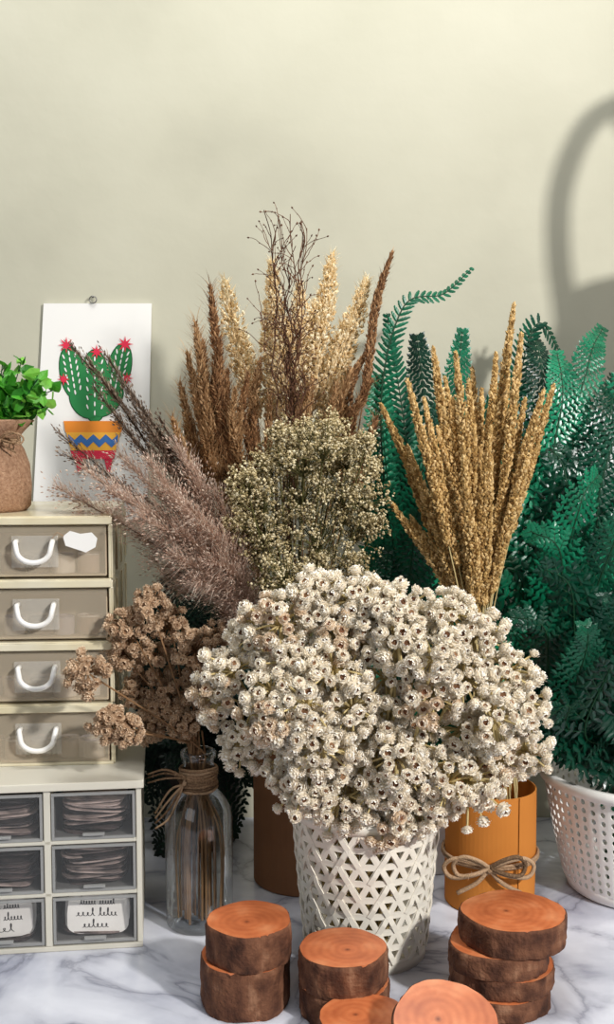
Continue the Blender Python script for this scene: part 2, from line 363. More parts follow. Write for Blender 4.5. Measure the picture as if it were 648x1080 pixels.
# ------------------------------------------------ beige drawer tower
WT,DT=.165,.22; ZT0=H6
ct=on_z(120,806,ZT0); RZT=math.radians(4.5)
tow=thing('drawer_tower','cream tower of four beige drawers with white loop handles, on top of the ivory cabinet','drawer tower',ct,RZT)
ztop=at(120,544,ct.y).z; HT=(ztop-ZT0)/4
tier_name=['bottom drawer','third drawer down','second drawer down','topmost drawer']
m_rib=M('ribbon_cloth',[(96,72,58),(170,140,116),(224,212,198),(150,138,150)],.8)
for k in range(4):
    z0=k*HT; b=MB()
    b.box(-WT,0,.0,DT,z0+HT-.010,z0+HT)
    b.box(-WT-.002,.002,-.005,.002,z0+HT-.009,z0+HT-.001)
    b.box(-WT,-WT+.003,.004,DT,z0,z0+HT-.010); b.box(-.003,0,.004,DT,z0,z0+HT-.010)
    b.box(-WT+.003,-.003,DT-.003,DT,z0,z0+HT-.010)
    for yy in(.004,.075,.145,DT-.006): b.box(0,.0018,yy,yy+.006,z0,z0+HT-.010)
    if k==0: b.box(-WT,0,.0,DT,z0,z0+.003)
    b.build('tier_frame',m_cream,tow,recalc=True,bevel=.0022)
    d=MB(); zz0=z0+.003; zz1=z0+HT-.011; x0=-WT+.005; x1=-.005
    d.box(x0,x1,.002,.0045,zz0,zz1,.5,0)
    d.box(x0,x1,.006,DT-.02,zz0,zz0+.002,.5,1); d.box(x0,x0+.002,.006,DT-.02,zz0,zz1-.01,.5,1); d.box(x1-.002,x1,.006,DT-.02,zz0,zz1-.01,.5,1); d.box(x0,x1,.060,.062,zz0,zz1-.014,.5,1)
    dr=d.build('drawer',[m_beigefront,m_tray],tow,recalc=True,bevel=.001)
    xm=-WT/2-.002; zc=(zz0+zz1)/2
    hw=.026;hh=.018
    e=MB(); e.box(xm-hw,xm+hw,-.0012,.0018,zc-hh,zc+hh)
    e.build('handle_plate',m_plate,dr,recalc=True,bevel=.001)
    h=MB(); pts=[V(xm-.020,.001,zc+.012),V(xm-.0205,-.008,zc+.011)]
    for i in range(13):
        a=PI+PI*i/12; pts.append(V(xm+math.cos(a)*.0188,-.011,zc+.003+math.sin(a)*.0145))
    pts+=[V(xm+.0205,-.008,zc+.011),V(xm+.020,.001,zc+.012)]
    h.tube(pts,.0030,n=10); h.build('handle',m_white,dr,smooth=True)
    for j in range(5):
        rr=U(.011,.016); g=MB(); tt=U(0,1)
        g.lathe([(.004,0),(.004,.020),(rr,.020),(rr,0),(.004,0)],n=24,t=tt)
        for q_ in range(3): g.lathe([(rr*(.45+.2*q_),.0202),(rr*(.5+.2*q_),.0212),(rr*(.55+.2*q_),.0202)],n=24,t=min(1,tt+.3))
        o=g.build('ribbon_roll',m_rib)
        lp=V(-WT+.024+j*.0285+U(-.002,.002),.021+U(0,.006),zz0+.0025)
        o.location=ct+Matrix.Rotation(RZT,3,'Z')@lp
        tag(o,'rolled ribbon seen dimly through the '+tier_name[k]+' of the cream tower','ribbon','ribbon rolls in the '+tier_name[k])
tz=3.5*HT; tp=ct+Matrix.Rotation(RZT,3,'Z')@V(-.033,-.013,tz+.008)
b=MB(); pts=[(-.019,.004),(-.012,.011),(.0,.009),(.012,.012),(.019,.006),(.018,-.004),(.008,-.011),(-.006,-.008),(-.015,-.006)]
b.add([(x,0,z) for x,z in pts]+[(x,.0008,z) for x,z in pts],[tuple(range(9)),tuple(range(17,8,-1))]+[(i,(i+1)%9,9+(i+1)%9,9+i) for i in range(9)])
o=b.build('hang_tag',m_paper,origin=None); o.location=tp; o.rotation_euler=(0,.12,RZT); tag(o,'small white shaped paper tag hanging on the topmost drawer handle','tag')
t=MB(); t.tube([V(-.018,-.0005,.004),V(-.026,.001,.008),V(-.031,.003,.0)],.0005,n=4); t.build('string',m_twine,o)
# ------------------------------------------------ burlap plant
zt=ztop
bp=at(-6,520,1.40); bp.z=zt
pl=thing('potted_plant','small bright green leafy plant in a burlap sack on top of the drawer tower','potted plant',bp)
b=MB(); 
def ruf(a,z): 
    k=max(0,(z-.06)/.05)
    return 1+.025*math.sin(a*3)+.05*math.sin(a*9+z*30)*min(1,k+.2)+.06*math.sin(a*14)*max(0,k-.5)
b.lathe([(0.0,0),(.036,0),(.0415,.006),(.043,.03),(.0415,.055),(.036,.072),(.030,.082),(.030,.087),(.037,.096),(.046,.106),(.043,.108),(.026,.09),(.0,.088)],n=72,rf=ruf)
b.build('sack',m_burlap,pl,smooth=True)
def bow(mb,c,s,rt=V(1,0,0),up=V(0,0,1),fw=V(0,-1,0),r=.0011,fuzz=0):
    allp=[]
    for sg in(-1,1):
        for j in(0,1):
            pts=[(0,0),(.35,.22),(.8,.3),(1.05,.08),(.9,-.16),(.45,-.1),(0,0)]
            P=cr([c+rt*(sg*x*s*(1-.2*j))+up*((y+.06*j)*s)+fw*(.15*s*math.sin(x*3)+j*.003) for x,y in pts],6)
            mb.tube(P,r,n=6,t=U(0,1)); allp+=P
        P=cr([c,c+rt*(sg*.3*s)-up*(.3*s)+fw*.004,c+rt*(sg*.75*s)-up*(.55*s)+fw*.003],5)
        mb.tube(P,r,n=6,t=U(0,1)); allp+=P
    mb.grain(c+fw*.003,rt,.009+r*2,.006+r*2,.6)
    for i in range(fuzz): p=random.choice(allp); mb.hair(p,rdir(),U(.003,.008),.0004,R())
b=MB(); 
for i in range(4): b.tube([V(math.cos(a)*.031,math.sin(a)*.031,.0795+i*.0022) for a in [2*PI*k/24 for k in range(24)]],.0014,n=5,closed=True,t=R())
bow(b,V(.016,-.031,.084),.026,fuzz=40); b.build('twine_bow',m_twine,pl,smooth=True)
b=MB(); st=MB()
cc=V(.012,0,.148)
for i in range(26):
    e=cc+V(U(-.06,.052),U(-.035,.03),U(-.035,.032)); 
    path=cr([V(0,0,.085),V(e.x*.4,e.y*.4,.11),e],5); st.tube(path,.0012,.0006,n=4)
    for k in range(26):
        p=path[random.randrange(4,len(path))]+rdir()*U(0,.012)
        d=(rdir()+V(0,-.2,.4)); b.blade(p,d,rdir(),U(.012,.018),U(.010,.014),U(0,1),seg=3,ser=0)
for e in [V(.062,-.01,.135),V(.066,-.005,.120),V(.052,0,.165),V(.072,0,.142)]:
    path=cr([V(0,0,.088),V(.02,0,.12),e],6); st.tube(path,.0012,.0006,n=4)
    for k in range(16):
        p=path[random.randrange(5,len(path))]; b.blade(p,rdir()+V(.5,0,.2),rdir(),U(.010,.015),U(.009,.012),U(0,1),seg=3,ser=0)
b.build('foliage',m_lime,pl); st.build('stem',m_fstem,pl)
# ------------------------------------------------ containers
def lattice(mb,prof,n,rows,z0,z1,k=.6,tri=True,c=(0,0,0),kz=1.0):
    V_={}
    def P(i2,row):
        key=(i2%(2*n),row)
        if key not in V_:
            z=z0+(z1-z0)*row/rows; a=PI*i2/n; r=prof(z); V_[key]=len(mb.v); mb.v.append((c[0]+r*math.cos(a),c[1]+r*math.sin(a),c[2]+z))
        return V_[key]
    def cell(ids):
        pts=[Vector(mb.v[i]) for i in ids]; G=sum(pts,Vector())/len(pts)
        base=len(mb.v); N=len(ids)
        for p in pts: mb.v.append(tuple(G+(p-G)*k))
        for j in range(N):
            mb.f.append((ids[j],ids[(j+1)%N],base+(j+1)%N,base+j)); mb.t.append(.5); mb.m.append(0)
    def oval(ids):
        A0,B0,C0,D0=[Vector(mb.v[i]) for i in ids]; G=(A0+B0+C0+D0)/4; ex=(B0-A0)/2; ez=(D0-A0)/2
        inner=[]; base=len(mb.v)
        for i in range(8):
            a=2*PI*(i+.5)/8; inner.append(base+i); mb.v.append(tuple(G+ex*math.cos(a)*k*.85+ez*math.sin(a)*k*1.05))
        cor=[ids[2],ids[3],ids[0],ids[1]]
        for j in range(4):
            i0=2*j; mb.f.append((cor[j],inner[i0],inner[(i0+1)%8])); mb.f.append((cor[j],inner[(i0+1)%8],inner[(i0+2)%8],cor[(j+1)%4]))
            mb.t+= [.5,.5]; mb.m+= [0,0]
    for row in range(rows):
        o=row%2
        for i in range(n):
            if tri:
                cell([P(2*i+o,row),P(2*i+2+o,row),P(2*i+1+o,row+1)])
                cell([P(2*i+1+o,row+1),P(2*i+2+o,row),P(2*i+3+o,row+1)])
            else:
                oval([P(2*i,row),P(2*i+2,row),P(2*i+2,row+1),P(2*i,row+1)])
WB=V(at(386,900,1.272).x,1.272,0)
hb=.170
pf=lambda z:.0655+(.081-.0655)*z/hb
wb=thing('flower_basket','white plastic basket with woven-look openwork, standing in the middle of the marble holding white flowers','basket',WB)
b=MB(); lattice(b,pf,22,8,.012,hb-.01,.46); b.build('lattice_wall',m_basket,wb,solid=.002)
b=MB()
for row in range(8):
    for i in range(22):
        za=.012+(hb-.022)*row/8; zb_=.012+(hb-.022)*(row+1)/8
        for sg in(-1,1):
            if (i+row+(sg>0))%2: continue
            a0=PI*(2*i+(row%2))/22; a1=a0+sg*PI/22
            p0=V((pf(za)+.0012)*math.cos(a0),(pf(za)+.0012)*math.sin(a0),za); p1=V((pf(zb_)+.0012)*math.cos(a1),(pf(zb_)+.0012)*math.sin(a1),zb_)
            n_=V(math.cos(a0),math.sin(a0),0); t_=(p1-p0).normalized().cross(n_)*.0027
            pm=(p0+p1)*.5+n_*.0014
            b.add([p0-t_,p0+t_,pm+t_,pm-t_,p1+t_,p1-t_],[(0,1,2,3),(3,2,4,5)])
b.build('woven_strips',m_basket,wb,solid=.0012)
b=MB(); b.lathe([(pf(hb-.011)-.001,hb-.012),(pf(hb)+.003,hb-.010),(pf(hb)+.004,hb),(pf(hb)-.002,hb+.001),(pf(hb)-.004,hb-.012),(pf(hb-.011)-.001,hb-.012)],n=64); b.build('rim',m_basket,wb,smooth=True)
b=MB(); b.lathe([(0,.004),(.06,.004),(.0635,.014),(.066,.013),(.0665,0),(.062,0),(0,.001)],n=64); b.build('base',m_basket,wb,smooth=True)
LB=V(.425,1.45,0); hl=.152
pl2=lambda z:.094+(.128-.094)*(z/hl)**.8
lb=thing('perforated_basket','white plastic basket with small oval holes at the right edge, under the big fern','basket',LB)
b=MB(); lattice(b,pl2,60,11,.016,hl-.012,.62,tri=False); b.build('perforated_wall',m_white,lb,solid=.002)
b=MB(); b.lathe([(pl2(hl-.013)-.001,hl-.014),(pl2(hl)+.004,hl-.012),(pl2(hl)+.006,hl),(pl2(hl)-.001,hl+.001),(pl2(hl)-.004,hl-.013),(pl2(hl-.013)-.001,hl-.014)],n=72); b.build('rim',m_white,lb,smooth=True)
b=MB(); b.lathe([(0,.003),(.088,.003),(.0985,.018),(.1,.017),(.095,.003),(.090,0),(0,0)],n=72); b.build('base',m_white,lb,smooth=True)
OV=V(at(517,900,1.405).x,1.405,0); ho=.143
ov=thing('paper_vase','ochre orange paper-wrapped cylinder vase tied with a twine bow, behind the right wood slices','vase',OV)
b=MB(); b.lathe([(0,0),(.053,0),(.0545,.002),(.0550,ho*.5),(.0545,ho),(.0530,ho),(.0530,.004),(0,.004)],n=64,rf=lambda a,z:1+.006*math.sin(a*3+z*20))
sv=[]
for i in range(7):
    a=math.radians(-62)+i*.05
    for z in(0.001,ho+.0008): sv.append(V(.0562*math.cos(a),.0562*math.sin(a),z))
b.add(sv,[(2*i,2*i+2,2*i+3,2*i+1) for i in range(6)])
b.build('paper_sleeve',m_ochre,ov,smooth=False)
b=MB(); zb=at(520,916,1.35).z
for i in range(2): b.tube([V(math.cos(a)*.0577,math.sin(a)*.0577,zb+i*.0032) for a in [2*PI*k/48 for k in range(48)]],.0020,n=6,closed=True,t=R())
bow(b,V(at(528,0,1.35).x-OV.x,-.060,zb+.001),.050,r=.0026,fuzz=340); b.build('twine_bow',m_twine,ov,smooth=True)
KV=V(at(322,900,1.475).x,1.475,0)
kv=MB(); kv.lathe([(0,0),(.064,0),(.066,.002),(.066,.185),(.0645,.185),(.0645,.004),(0,.004)],n=56)
tag(kv.build('kraft_vase',m_kraft,origin=None),'brown kraft paper cylinder standing behind the white basket, holding dried grasses','vase').location=KV
PV=V(at(450,900,1.53).x,1.53,0)
b=MB(); b.lathe([(0,0),(.05,0),(.052,.003),(.062,.12),(.064,.122),(.064,.13),(.060,.13),(.058,.12),(.05,.006),(0,.006)],n=48)
o=b.build('plant_pot',m_white,smooth=True); o.location=PV; tag(o,'plain white pot half hidden between the white basket and ochre vase','plant pot')
BV=V(at(210,900,1.338).x,1.338,0)
bt=thing('glass_bottle','clear glass bottle with twine round its neck, holding tan dried flowers beside the cabinet','bottle',BV)
prof=[(0,.001),(.035,0),(.0385,.004),(.039,.02),(.039,.125),(.037,.138),(.031,.150),(.022,.160),(.0185,.168),(.018,.196),(.0205,.198),(.0208,.205),(.0185,.207),(.0165,.204)]
b=MB(); b.lathe(prof,n=64,rf=lambda a,z:1+(.014*math.cos(8*a) if .02<z<.13 else 0)); b.build('glass_body',m_glass,bt,smooth=True)
b=MB(); allp=[]
for i in range(10):
    P=[V(math.cos(a)*(.0208+.0006*math.sin(a*5+i)),math.sin(a)*(.0208+.0006*math.sin(a*5+i)),.163+i*.0026+.0012*math.sin(a+i)) for a in [2*PI*k/30 for k in range(30)]]
    b.tube(P,.0019,n=6,closed=True,t=R()); allp+=P
for i in range(4):
    P=cr([V(-.012,-.019,.172+.003*i),V(-.03,-.02,.166-.01*i),V(-.048,-.018,.138-.006*i)],6); b.tube(P,.0017,.0011,n=5,t=R()); allp+=P
for zz_ in(.174,.184,.180):
    P=cr([V(-.012,-.02,.18),V(-.035,-.022,zz_+.006),V(-.056,-.02,zz_)],6); b.tube(P,.0016,.0010,n=5,t=R()); allp+=P
for i in range(200): b.hair(random.choice(allp),rdir(),U(.003,.008),.0004,R())
b.build('twine_wrap',m_twine,bt,smooth=True)
# ------------------------------------------------ wood slices
def wslice(x,y,z,r,th,label,rz=0,tilt=None):
    n=96; sd=U(0,100)
    def rf(a,z_=0): return 1+.08*noise.noise(V(math.cos(a)*1.3+sd,math.sin(a)*1.3,0))+.014*noise.noise(V(math.cos(a)*5+sd,math.sin(a)*5,z_*30))
    b=MB(); rc=r*.965; vs=[]
    for zz in(0.0005,th):
        for k in range(n): a=2*PI*k/n; vs.append((rc*rf(a)*math.cos(a),rc*rf(a)*math.sin(a),zz))
    fs=[tuple(range(n,2*n)),tuple(range(n-1,-1,-1))]+[(k,(k+1)%n,n+(k+1)%n,n+k) for k in range(n)]
    b.add(vs,fs); o=b.build('wood_slice',m_wood); o.location=(x,y,z); o.rotation_euler=(0,0,rz)
    if tilt: o.rotation_euler=tilt
    tag(o,label,'wood slice')
    g=MB(); rows=9
    vs=[]
    for j in range(rows+1):
        zz=th*j/rows
        for k in range(n):
            a=2*PI*k/n; q=r*rf(a)*(1+.03*noise.noise(V(math.cos(a)*8+sd,math.sin(a)*8,zz*90))+.012*noise.noise(V(math.cos(a)*22+sd,math.sin(a)*22,zz*200)))-(.0012 if j in(0,rows) else 0)
            vs.append((q*math.cos(a),q*math.sin(a),zz-(.0004 if j==rows else 0)))
    for k in range(n):
        a=2*PI*k/n; q=rc*rf(a)*.998; vs.append((q*math.cos(a),q*math.sin(a),th-.0003))
    g.v=[tuple(p) for p in vs]
    for j in range(rows+1):
        for k in range(n):
            g.f.append((j*n+k,j*n+(k+1)%n,(j+1)*n+(k+1)%n,(j+1)*n+k)); g.m.append(0)
            a=2*PI*k/n
            g.t.append(.48+.3*noise.noise(V(math.cos(a)*3+sd,math.sin(a)*3,j*.25)))
    g.build('bark',m_bark,o,smooth=True)
    return o
pA=on_z(262,968,.088)
z_=0
for i,(dx,dy,r,tk,lab) in enumerate([(-.004,.001,.0455,.050,'thick bark-edged wood slice under the leftmost stack, in front of the glass bottle'),(.001,0,.0435,.037,'wood slice on top of the leftmost stack')]):
    wslice(pA.x+dx,pA.y+dy,z_,r,tk,lab,rz=i*2); z_+=tk+.0003
pB=on_z(361,998,.066); z_=0
for i,(dx,dy,r,tk,lab) in enumerate([(.003,.0,.045,.031,'lower wood slice of the two-slice stack in front of the white basket'),(0,0,.045,.034,'upper wood slice of the two-slice stack in front of the white basket')]):
    wslice(pB.x+dx,pB.y+dy,z_,r,tk,lab,rz=1+i*2); z_+=tk+.0003
pC=on_z(540,960,.094); z_=0
for i,(dx,dy,r,tk,lab) in enumerate([(-.012,-.002,.051,.021,'bottom wood slice of the four-slice stack before the ochre vase'),(-.008,.002,.052,.020,'second wood slice from the bottom of the stack before the ochre vase'),(-.013,.0,.0505,.023,'third wood slice up in the stack before the ochre vase, shifted left'),(.002,0,.0525,.029,'broad ringed wood slice on top of the stack before the ochre vase')]):
    wslice(pC.x+dx,pC.y+dy,z_,r,tk,lab,rz=2+i*1.7); z_+=tk+.0003
pD=on_z(384,1072,.034)
wslice(pD.x,pD.y+.002,0,.043,.034,'low wood slice lying at the bottom edge, left of the tilted slice',rz=.5)
tl=math.radians(27); thE=.032
pE=on_z(470,1080,.048*math.sin(tl)+thE*math.cos(tl))
nE=V(0,-math.sin(tl),math.cos(tl)); cE=pE-nE*thE
wslice(cE.x,cE.y,cE.z,.0475,thE,'large orange wood slice nearest the camera, tilted and leaning against the low slice',tilt=(tl,0,0))
# ------------------------------------------------ blooms
def bloom_mesh(name,mat,seed,eye=.08,rag=0):
    random.seed(seed); b=MB()
    vs=[(0,0,-.8)];fs=[]
    rings=[(.5,-.60),(.76,-.1),(.70,.36),(.42,.56)]
    n0=10
    for r,z in rings:
        for k in range(n0): vs.append((r*math.cos(2*PI*k/n0),r*math.sin(2*PI*k/n0),z))
    vs.append((0,0,.44))
    for k in range(n0):
        fs.append((0,1+(k+1)%n0,1+k)); 
        for j in range(3): fs.append((1+j*n0+k,1+j*n0+(k+1)%n0,1+(j+1)*n0+(k+1)%n0,1+(j+1)*n0+k))
    b.add(vs,fs,.50); o3=1+3*n0
    b.add([vs[o3+k] for k in range(n0)]+[vs[-1]],[(k,(k+1)%n0,n0) for k in range(n0)],eye)
    for k in range(6):
        a=U(0,6.28); r=U(0,.24); b.grain(V(r*math.cos(a),r*math.sin(a),.52),V(0,0,1),.2,.12,eye+U(0.05,.3))
    for j,(ph,n,l) in enumerate([(-.8,8,.92),(-.38,11,1.0),(.02,12,1.05),(.40,11,1.05),(.74,10,1.04),(.95,6,1.0)]):
        for k in range(n):
            a=2*PI*(k+.5*(j%2))/n+U(-.14,.14)*(1+rag); e=ph+U(-.12,.12)*(1+rag)
            rad=V(math.cos(a),math.sin(a),0); out=rad*math.cos(e)+V(0,0,math.sin(e)); tan_=V(-math.sin(a),math.cos(a),0)
            up=(V(0,0,1)*math.cos(e)-rad*math.sin(e))
            ll=l*U(.9-.15*rag,1.08+.2*rag); base=out*.6; mid=out*.9*ll+up*.08; tip=out*.98*ll+up*U(.16,.30)
            w=U(.17,.25)
            b.add([base-tan_*w*.7,base+tan_*w*.7,mid+tan_*w,mid-tan_*w],[(0,1,2,3)],U(.5,.75)); 
            b.add([mid-tan_*w,mid+tan_*w,tip+tan_*w*.35,tip-tan_*w*.35],[(0,1,2,3)],U(.72,1))
    me=b.build(name,mat).data
    o=[x for x in bpy.data.objects if x.data==me][0]; bpy.data.objects.remove(o)
    return me
blW=[bloom_mesh('bloom',m_petal,s,eye=(.02,.12,.0,.06,.18)[s-1],rag=.25) for s in(1,2,3,4,5)]
blT=[bloom_mesh('bloom',m_petal_tan,s+9,eye=.15,rag=.7) for s in(1,2,3)]
m_petal_pink=M('rusty_petals',[(100,58,38),(164,118,86),(216,190,158),(240,225,204),(250,242,228)],.8,transl=.12)
blP=[bloom_mesh('bloom',m_petal_pink,s+20,rag=.3) for s in(1,2)]
random.seed(5)
def sprig(C,N,base,via,meshes,n,Rc,br,label,cat,group,smat,name='flower_sprig',sr=.0016):
    N=N.normalized(); root=thing(name,label,cat,base,0,group)
    hub=C-N*Rc*1.0
    st=MB(); path=cr([base]+via+[hub],6); st.tube([p-base for p in path],sr,sr*.7,n=5)
    pts=[];tries=0
    sq=V(U(.8,1.2),U(.85,1.15),U(.8,1.2))
    while len(pts)<n and tries<1200:
        tries+=1
        d=(rdir()*.98+N*.62).normalized()
        p=hub+V(d.x*sq.x,d.y*sq.y,d.z*sq.z)*Rc*(U(.84,1.18) if R()<.85 else U(1.18,1.5))
        if any((p-q).length<br*1.5 for q in pts): continue
        pts.append(p)
    for p in pts:
        d=(p-hub)
        st.tube([hub-base,hub+d*.45+V(0,0,.002)-base,p-base-d.normalized()*br*.5],sr*.6,sr*.45,n=4)
        me=random.choice(meshes); o=bpy.data.objects.new('bloom',me); col.objects.link(o); o.parent=root
        o.location=p-base; q=(d.normalized()+rdir()*.45+N*.1).to_track_quat('Z','Y')
        o.rotation_euler=(q@Matrix.Rotation(U(0,6),3,'Z').to_quaternion()).to_euler(); s=br*U(.75,1.15); o.scale=(s,s,s*U(.8,1))
    st.build('stem',smat,root)
CL=[(362,610),(322,634),(402,622),(284,650),(346,656),(385,664),(248,664),(302,690),(228,698),(268,722),(216,736),(348,700),(316,738),(278,764),(242,780),
(450,656),(490,638),(470,690),(518,664),(508,714),(552,700),(538,752),(576,738),(572,798),(534,806),(500,768),(465,735),(362,748),(328,792),(288,808),(366,798),(440,790),(484,832),(440,832),(398,836),(358,856),(412,886),(516,836),(456,868),(330,612),(300,765),
(424,640),(330,832),(385,866),(425,806),(428,662),(312,836),(436,872),
(405,705),(420,750),(392,772),(434,700)]
deep={(405,705),(420,750),(392,772),(434,700)}
core=at(395,760,1.285)
for (px,py) in CL:
    ex=((px-395)/205)**2+((py-745)/168)**2
    dep=math.sqrt(max(0.0,1-ex))*.11+U(-.030,.020)
    if (px,py) in deep: dep=.078
    C=at(px+U(-6,6),py+U(-6,6),1.262-dep)
    N=(C-core); N=N+V(0,-.045,.01)
    ang=math.atan2(C.y-WB.y,C.x-WB.x)
    rr=U(.01,.05)
    base=WB+V(math.cos(ang)*rr*.8,math.sin(ang)*rr*.8,.012)
    rim=WB+V(math.cos(ang)*(rr+.02),math.sin(ang)*(rr+.02),.185)
    over=rim.lerp(C,.45); over.z=max(over.z,.21)+.01
    rusty=(px,py) in((284,650),(346,656),(278,764),(465,735),(216,736),(412,886),(534,806))
    ms=blP+blW[:1] if rusty else blW+blW
    dp=(px,py) in deep
    sprig(C,N,base,[rim,over],ms,18 if dp else 29,U(.022,.030),.0074,'rusty-tinged dried flower sprig in the white openwork basket' if rusty else 'white dried flower sprig with ball-shaped blooms in the white openwork basket','dried flower','rusty sprigs in the white basket' if rusty else 'white flower sprigs in the white basket',m_stem,sr=.0024)
TC=[(152,626,22),(126,652,22),(175,648,20),(205,676,22),(150,684,24),(184,708,24),(78,706,22),(104,768,23),(165,738,22),(204,742,20),(226,690,19),(232,664,15),(132,726,19),(150,766,18),(118,682,17),(190,768,16),(222,722,17),(128,774,16)]
for (px,py,rp) in TC:
    far=px<115 or px==128
    C=at(px,py,1.33+U(-.03,.03) if not far else 1.25); rr=.008
    base=BV+V(U(-.022,.022),U(-.022,.022),.012)
    nk=BV+V(U(-rr,rr),U(-rr,rr),.185); nk2=BV+V(U(-.006,.006),U(-.006,.006),.21)
    nk2+= (C-nk2)*.06
    N=(C-BV-V(0,0,.25)); N=N+V(0,-.05,0)
    sprig(C,N,base,[BV+V((base.x-BV.x)*.9,(base.y-BV.y)*.9,.12),nk,nk2],blT,24 if rp>15 else 14,rp*.00086,.0064,('long drooping tan flower sprig reaching out left over the drawers' if far else 'tan dried flower sprig standing in the clear glass bottle'),'dried flower','drooping tan sprigs left of the bottle' if far else 'tan flower sprigs in the bottle',m_bstem,sr=.0015)
for i in range(8):
    base=BV+V(U(-.027,.027),U(-.027,.027),.010); s_=MB(); top=BV+V(U(-.009,.009),U(-.009,.009),.20)
    s_.tube([p-base for p in cr([base,BV+V((base.x-BV.x)*1.0,(base.y-BV.y)*1.0,.11),top-V(0,0,.02),top+V(U(-.01,.01),U(-.01,.01),U(.02,.05))],6)],.0014,.0011,n=5,t=R())
    o=s_.build('dried_stem',m_bstem); o.location=base; tag(o,'bare dried stem standing inside the clear glass bottle','dried stem','bare stems in the bottle')
# ------------------------------------------------ spikes
def spike(name,pts,headL,rad,n,gl,gw,mat,smat,label,cat,group,sr=.0012,spread=.6,jit=.3,taper=.35,hairs=0,hl=.012,hw=.0006):
    base=Vector(pts[0]); root=thing(name,label,cat,base,0,group)
    path=cr(pts,12); st=MB(); st.tube([p-base for p in path],sr,sr*.5,n=5); st.build('stem',smat,root)
    cum=[0]
    for i in range(len(path)-1,0,-1): cum.append(cum[-1]+(path[i]-path[i-1]).length)
    def P(s):
        for j in range(len(cum)-1):
            if cum[j+1]>=s:
                i=len(path)-1-j; f=(s-cum[j])/max(1e-9,cum[j+1]-cum[j]); return path[i].lerp(path[i-1],f),(path[i]-path[i-1]).normalized()
        return path[0],(path[1]-path[0]).normalized()
    g=MB()
    for k in range(n):
        u=(k+R())/n; s=u*headL; p,d=P(s)
        prof=(min(1,u/taper)**.6)*(1 if u<.8 else 1-(u-.8)*2.2)
        a=k*2.4+U(-.3,.3); x,y=perp(d); rd=x*math.cos(a)+y*math.sin(a)
        r=rad*prof*U(1-jit,1+jit*.5)
        c=p+rd*r*.7-base
        g.grain(c,d+rd*spread+rdir()*jit,gl*U(.7,1.2),gw*U(.7,1.2),R())
        if R()<hairs: g.hair(c,(d+rd*.6+rdir()*.4).normalized(),hl*U(.5,1.2),hw,R())
    g.build('seed_head',mat,root)
WT_=[(542,320,200),(484,372,150),(458,366,160),(400,426,180),(428,400,180),(470,398,180),(500,388,170),(522,372,190),(549,352,180),(587,406,160),(574,412,160),(562,440,180),(538,400,190),(414,450,190),(442,450,190),(410,530,120),(434,545,110),(572,470,160),(495,430,190),(514,430,190),(480,452,180),(455,490,150),(545,490,150),(530,520,120),(466,430,170),(508,470,150),(488,510,130),(553,420,180),(528,440,160),(448,420,180),
(492,400,180),(506,410,180),(478,420,180),(532,410,180),(516,450,180),(460,450,180),(500,450,180),(540,450,180),(430,470,160),(558,480,150),(486,470,170),(470,500,150),(520,480,160),(502,500,150)]
for (px,py,hl_) in WT_:
    yt=1.40+U(-.05,.05); tip=at(px+U(-3,3),py,yt)
    nx=505+(px-495)*.09; nk=at(nx,690,1.40+(yt-1.4)*.2)
    base=OV+V(U(-.03,.03),U(-.03,.03),.008)
    rim=OV+V((nx-505)*.0012+U(-.026,.026),U(-.035,.02),.15)
    mid=nk.lerp(tip,.5)+V(-(px-500)*.00008+U(-.006,.006),0,.004)
    spike('grass_spike',[base,rim,nk,mid,tip],hl_*.00112,.0064,int(hl_*2.0),.0080,.0044,m_wheat,m_stem,'golden knobbly dried grass spike fanned out in the ochre vase','dried grass','golden grass spikes in the ochre vase',jit=.5)
def kbase(s=.03): return KV+V(U(-s,s),U(-s,s),.01)
def krim(px): return V(KV.x+(px-315)*.00028,KV.y+U(-.03,.01),.20)
for (px,py,bx,by,hl_) in [(236,296,262,420,110),(252,350,272,440,90),(290,276,292,430,150),(318,300,306,430,120),(350,268,330,430,150),(386,294,345,430,140),(362,340,345,440,90),(284,320,290,440,110),(372,330,340,440,110),(335,320,318,440,120),(302,340,300,440,110)]:
    y=1.50+U(-.02,.02); tip=at(px,py,y); mid=at(bx,by,1.48)
    spike('cream_plume',[kbase(),krim(bx),at(300+(bx-300)*.6,620,1.46),mid,mid.lerp(tip,.55)+V(U(-.004,.004),0,0),tip+V(U(-.004,.004),0,0)],hl_*.0013,.016,int(hl_*6),.0075,.0042,m_cplume,m_bstem,'bleached cream fluffy plume rising behind the brown twigs','dried plume','cream plumes at the back',jit=1.0,spread=.7,hairs=.9,hl=.016,hw=.0011)
